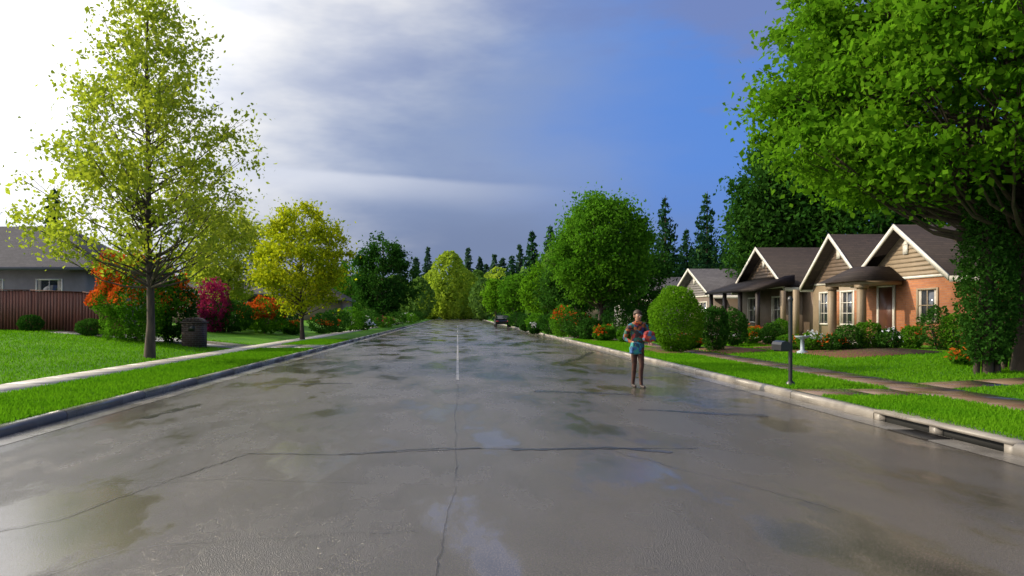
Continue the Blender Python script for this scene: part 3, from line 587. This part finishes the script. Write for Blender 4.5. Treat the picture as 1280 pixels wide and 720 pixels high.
# ---------------------------------------------------------------- person
def person(X,Y):
    root=empty('person')
    me=bpy.data.meshes.new('b'); bm=bmesh.new(); sk=bm.verts.layers.skin.verify(); vs={}
    def v(n,p,r,pr=None,r2=None):
        a=bm.verts.new(p); a[sk].radius=(r,r2 or r); vs[n]=a
        if pr: bm.edges.new((vs[pr],a))
        return a
    a=v('pel',(0,0,.96),.150,None,.12); a[sk].use_root=True
    v('sp',(0,0,1.12),.150,'pel',.11); v('ch',(0,0,1.28),.175,'sp',.125); v('nb',(0,0,1.41),.090,'ch'); v('nk',(0,-.01,1.475),.052,'nb')
    v('h1',(0,-.025,1.53),.066,'nk',.075); v('h2',(0,-.02,1.60),.080,'h1',.092); v('h3',(0,-.01,1.665),.062,'h2',.07)
    for s,t_ in ((-1,'l'),(1,'r')):
        v('sh'+t_,(s*.185,0,1.365),.072,'nb'); v('ua'+t_,(s*.245,.02,1.24),.062,'sh'+t_); v('el'+t_,(s*.290,.04,1.10),.052,'ua'+t_); v('fa'+t_,(s*.25,-.08,1.05),.044,'el'+t_)
        v('wr'+t_,(s*.20,-.19,1.02),.026,'fa'+t_); v('pm'+t_,(s*.19,-.25,1.01),.034,'wr'+t_,.02)
        f=.12*s
        v('hp'+t_,(s*.072,0,.88),.090,'pel'); v('th'+t_,(s*.062,-f*.3,.70),.076,'hp'+t_); v('kn'+t_,(s*.05,-f*.65-.02,.50),.056,'th'+t_); v('cf'+t_,(s*.043,-f*.7+.02,.33),.052,'kn'+t_); v('an'+t_,(s*.042,-f*1.0+.03,.10),.038,'cf'+t_)
        v('he'+t_,(s*.042,-f*1.0+.02,.045),.040,'an'+t_); v('to'+t_,(s*.052,-f*1.0-.14,.035),.036,'he'+t_,.03)
    bm.to_mesh(me); bm.free(); o=bpy.data.objects.new('b',me); link(o)
    o.modifiers.new('s','SKIN').use_smooth_shade=True; sb=o.modifiers.new('u','SUBSURF'); sb.levels=2; sb.render_levels=2
    dg=bpy.context.evaluated_depsgraph_get(); m2=bpy.data.meshes.new_from_object(o.evaluated_get(dg)); bpy.data.objects.remove(o)
    skin=pmat('skin',(.38,.20,.13),(.32,.16,.10),8,.5)
    def patt(name,sc,cols):
        m,t,out=nt(name); p=N(t,'BsdfPrincipled'); t.links.new(p.outputs[0],out.inputs[0]); ob=OBJ(t); vo=N(t,'TexVoronoi'); vo.inputs['Scale'].default_value=sc; t.links.new(ob,vo.inputs[0])
        s=N(t,'SeparateColor'); t.links.new(vo.outputs['Color'],s.inputs[0]); cr=N(t,'ValToRGB'); cr.color_ramp.interpolation='CONSTANT'; e=cr.color_ramp.elements
        e[0].position=0;e[0].color=c4(cols[0]); e[1].position=1/len(cols);e[1].color=c4(cols[1])
        for i_,cc in enumerate(cols[2:]): x_=e.new((i_+2)/len(cols)); x_.color=c4(cc)
        t.links.new(s.outputs[0],cr.inputs[0]); t.links.new(cr.outputs[0],p.inputs['Base Color']); p.inputs['Roughness'].default_value=.8; return m
    jacket=patt('patterned_fabric',15,[(.28,.03,.02),(.02,.12,.18),(.05,.012,.012),(.30,.09,.02),(.03,.12,.08),(.02,.03,.12),(.03,.02,.02)])
    pants=pmat('dark_trousers',(.022,.012,.010),(.085,.028,.014),14,.8); shoe=pmat('shoe',(.04,.025,.018),None,5,.5)
    for q_ in (jacket,skin,pants,shoe): m2.materials.append(q_)
    for f in m2.polygons:
        c=f.center; f.use_smooth=True
        hand=c.y<-.185 and abs(c.x)>.12 and .9<c.z<1.1
        f.material_index=3 if c.z<.085 else 2 if c.z<.90 else 1 if (hand or c.z>1.45) else 0
    link(bpy.data.objects.new('body',m2),root)
    fg=MB()
    for s in (-1,1):
        for i in range(4):
            L_=[.068,.078,.072,.055][i]; bx=s*.19+(i-1.5)*.017; p0=np.array([bx,-.262,1.008]); 
            fg.tube([p0+(0,.02,0),p0,p0+(0,-L_*.45,-.008),p0+(0,-L_*.75,-.03),p0+(0,-L_*.8,-.052)],[.009,.0088,.008,.0072,.004],7)
        p0=np.array([s*.19-s*.028,-.225,1.008]); fg.tube([p0,p0+(-s*.02,-.02,-.008),p0+(-s*.028,-.045,-.022),p0+(-s*.022,-.062,-.034)],[.012,.0105,.009,.005],7)
    fg.obj('fingers',[skin],root,True)
    hair=pmat('hair',(.03,.014,.008),(.06,.025,.012),12,.6)
    def ell(name,c,r,mat,cut=None):
        bm=bmesh.new(); bmesh.ops.create_uvsphere(bm,u_segments=20,v_segments=14,radius=1)
        for q_ in bm.verts: q_.co=Vector((c[0]+q_.co.x*r[0],c[1]+q_.co.y*r[1],c[2]+q_.co.z*r[2]))
        if cut: bmesh.ops.delete(bm,geom=[q_ for q_ in bm.verts if cut(q_.co)],context='VERTS')
        m_=bpy.data.meshes.new(name); bm.to_mesh(m_); bm.free(); m_.materials.append(mat)
        for f in m_.polygons: f.use_smooth=True
        return link(bpy.data.objects.new(name,m_),root)
    ell('hair',(0,.008,1.635),(.092,.105,.105),hair,lambda c:(c.y<-.035 and c.z<1.655) or c.z<1.52)
    wm=pmat('eye_white',(.7,.7,.7),None,4,.3)
    for s in (-1,1):
        ell('eye',(s*.031,-.098,1.605),(.013,.008,.008),wm); ell('pupil',(s*.031,-.105,1.605),(.006,.003,.006),hair); ell('ear',(s*.082,-.005,1.59),(.012,.02,.03),skin); ell('brow',(s*.031,-.104,1.625),(.017,.005,.004),hair)
    ell('nose',(0,-.118,1.58),(.013,.018,.022),skin); ell('mouth',(0,-.104,1.545),(.024,.008,.006),pmat('lips',(.35,.08,.07),None,4,.5))
    def bag(name,c,r,mat,seed):
        bm=bmesh.new(); bmesh.ops.create_cube(bm,size=2); bmesh.ops.subdivide_edges(bm,edges=bm.edges[:],cuts=5,use_grid_fill=True)
        for q_ in bm.verts:
            d=q_.co.copy(); n_=d.normalized()*1.15; d=d*.55+n_*.45
            wob=1+.08*math.sin(d.x*6+seed)+.08*math.sin(d.z*7+seed*2); q_.co=Vector((c[0]+d.x*r[0]*wob*(1-.22*d.z),c[1]+d.y*r[1]*wob,c[2]+d.z*r[2]))
        m_=bpy.data.meshes.new(name); bm.to_mesh(m_); bm.free(); m_.materials.append(mat)
        for f in m_.polygons: f.use_smooth=True
        link(bpy.data.objects.new(name,m_),root)
    bag('tote_bag',(-.17,-.26,.90),(.11,.07,.13),patt('teal_cloth',16,[(.02,.20,.26),(.03,.10,.26),(.03,.24,.2),(.02,.06,.10)]),1)
    bag('shoulder_bag',(.18,-.18,1.15),(.12,.08,.12),patt('red_cloth',16,[(.36,.03,.02),(.38,.10,.03),(.2,.02,.02),(.05,.12,.2)]),2)
    g=MB(); g.tube([(.18,-.13,1.22),(.14,-.09,1.40),(.10,.06,1.46),(.1,.13,1.3)],[.012]*4,6); g.tube([(-.22,-.27,.98),(-.215,-.275,1.03),(-.17,-.28,1.045),(-.13,-.275,1.03),(-.12,-.27,.98)],[.008]*5,6); g.obj('straps',[pants],root)
    g=MB(); a=np.linspace(0,2*math.pi,17); g.tube([(math.cos(q_)*.085,math.sin(q_)*.085-.01,1.45+.015*math.sin(q_*2)) for q_ in a],[.03]*17,8); g.obj('scarf',[patt('scarf_orange',20,[(.5,.12,.03),(.4,.05,.03),(.05,.02,.02)])],root,True)
    root.location=(X,Y,0.0); root.rotation_euler=(0,0,math.radians(12)); root.scale=(1.0,1.0,1.0)
    return root
person(PX(797,17.0),17.0)
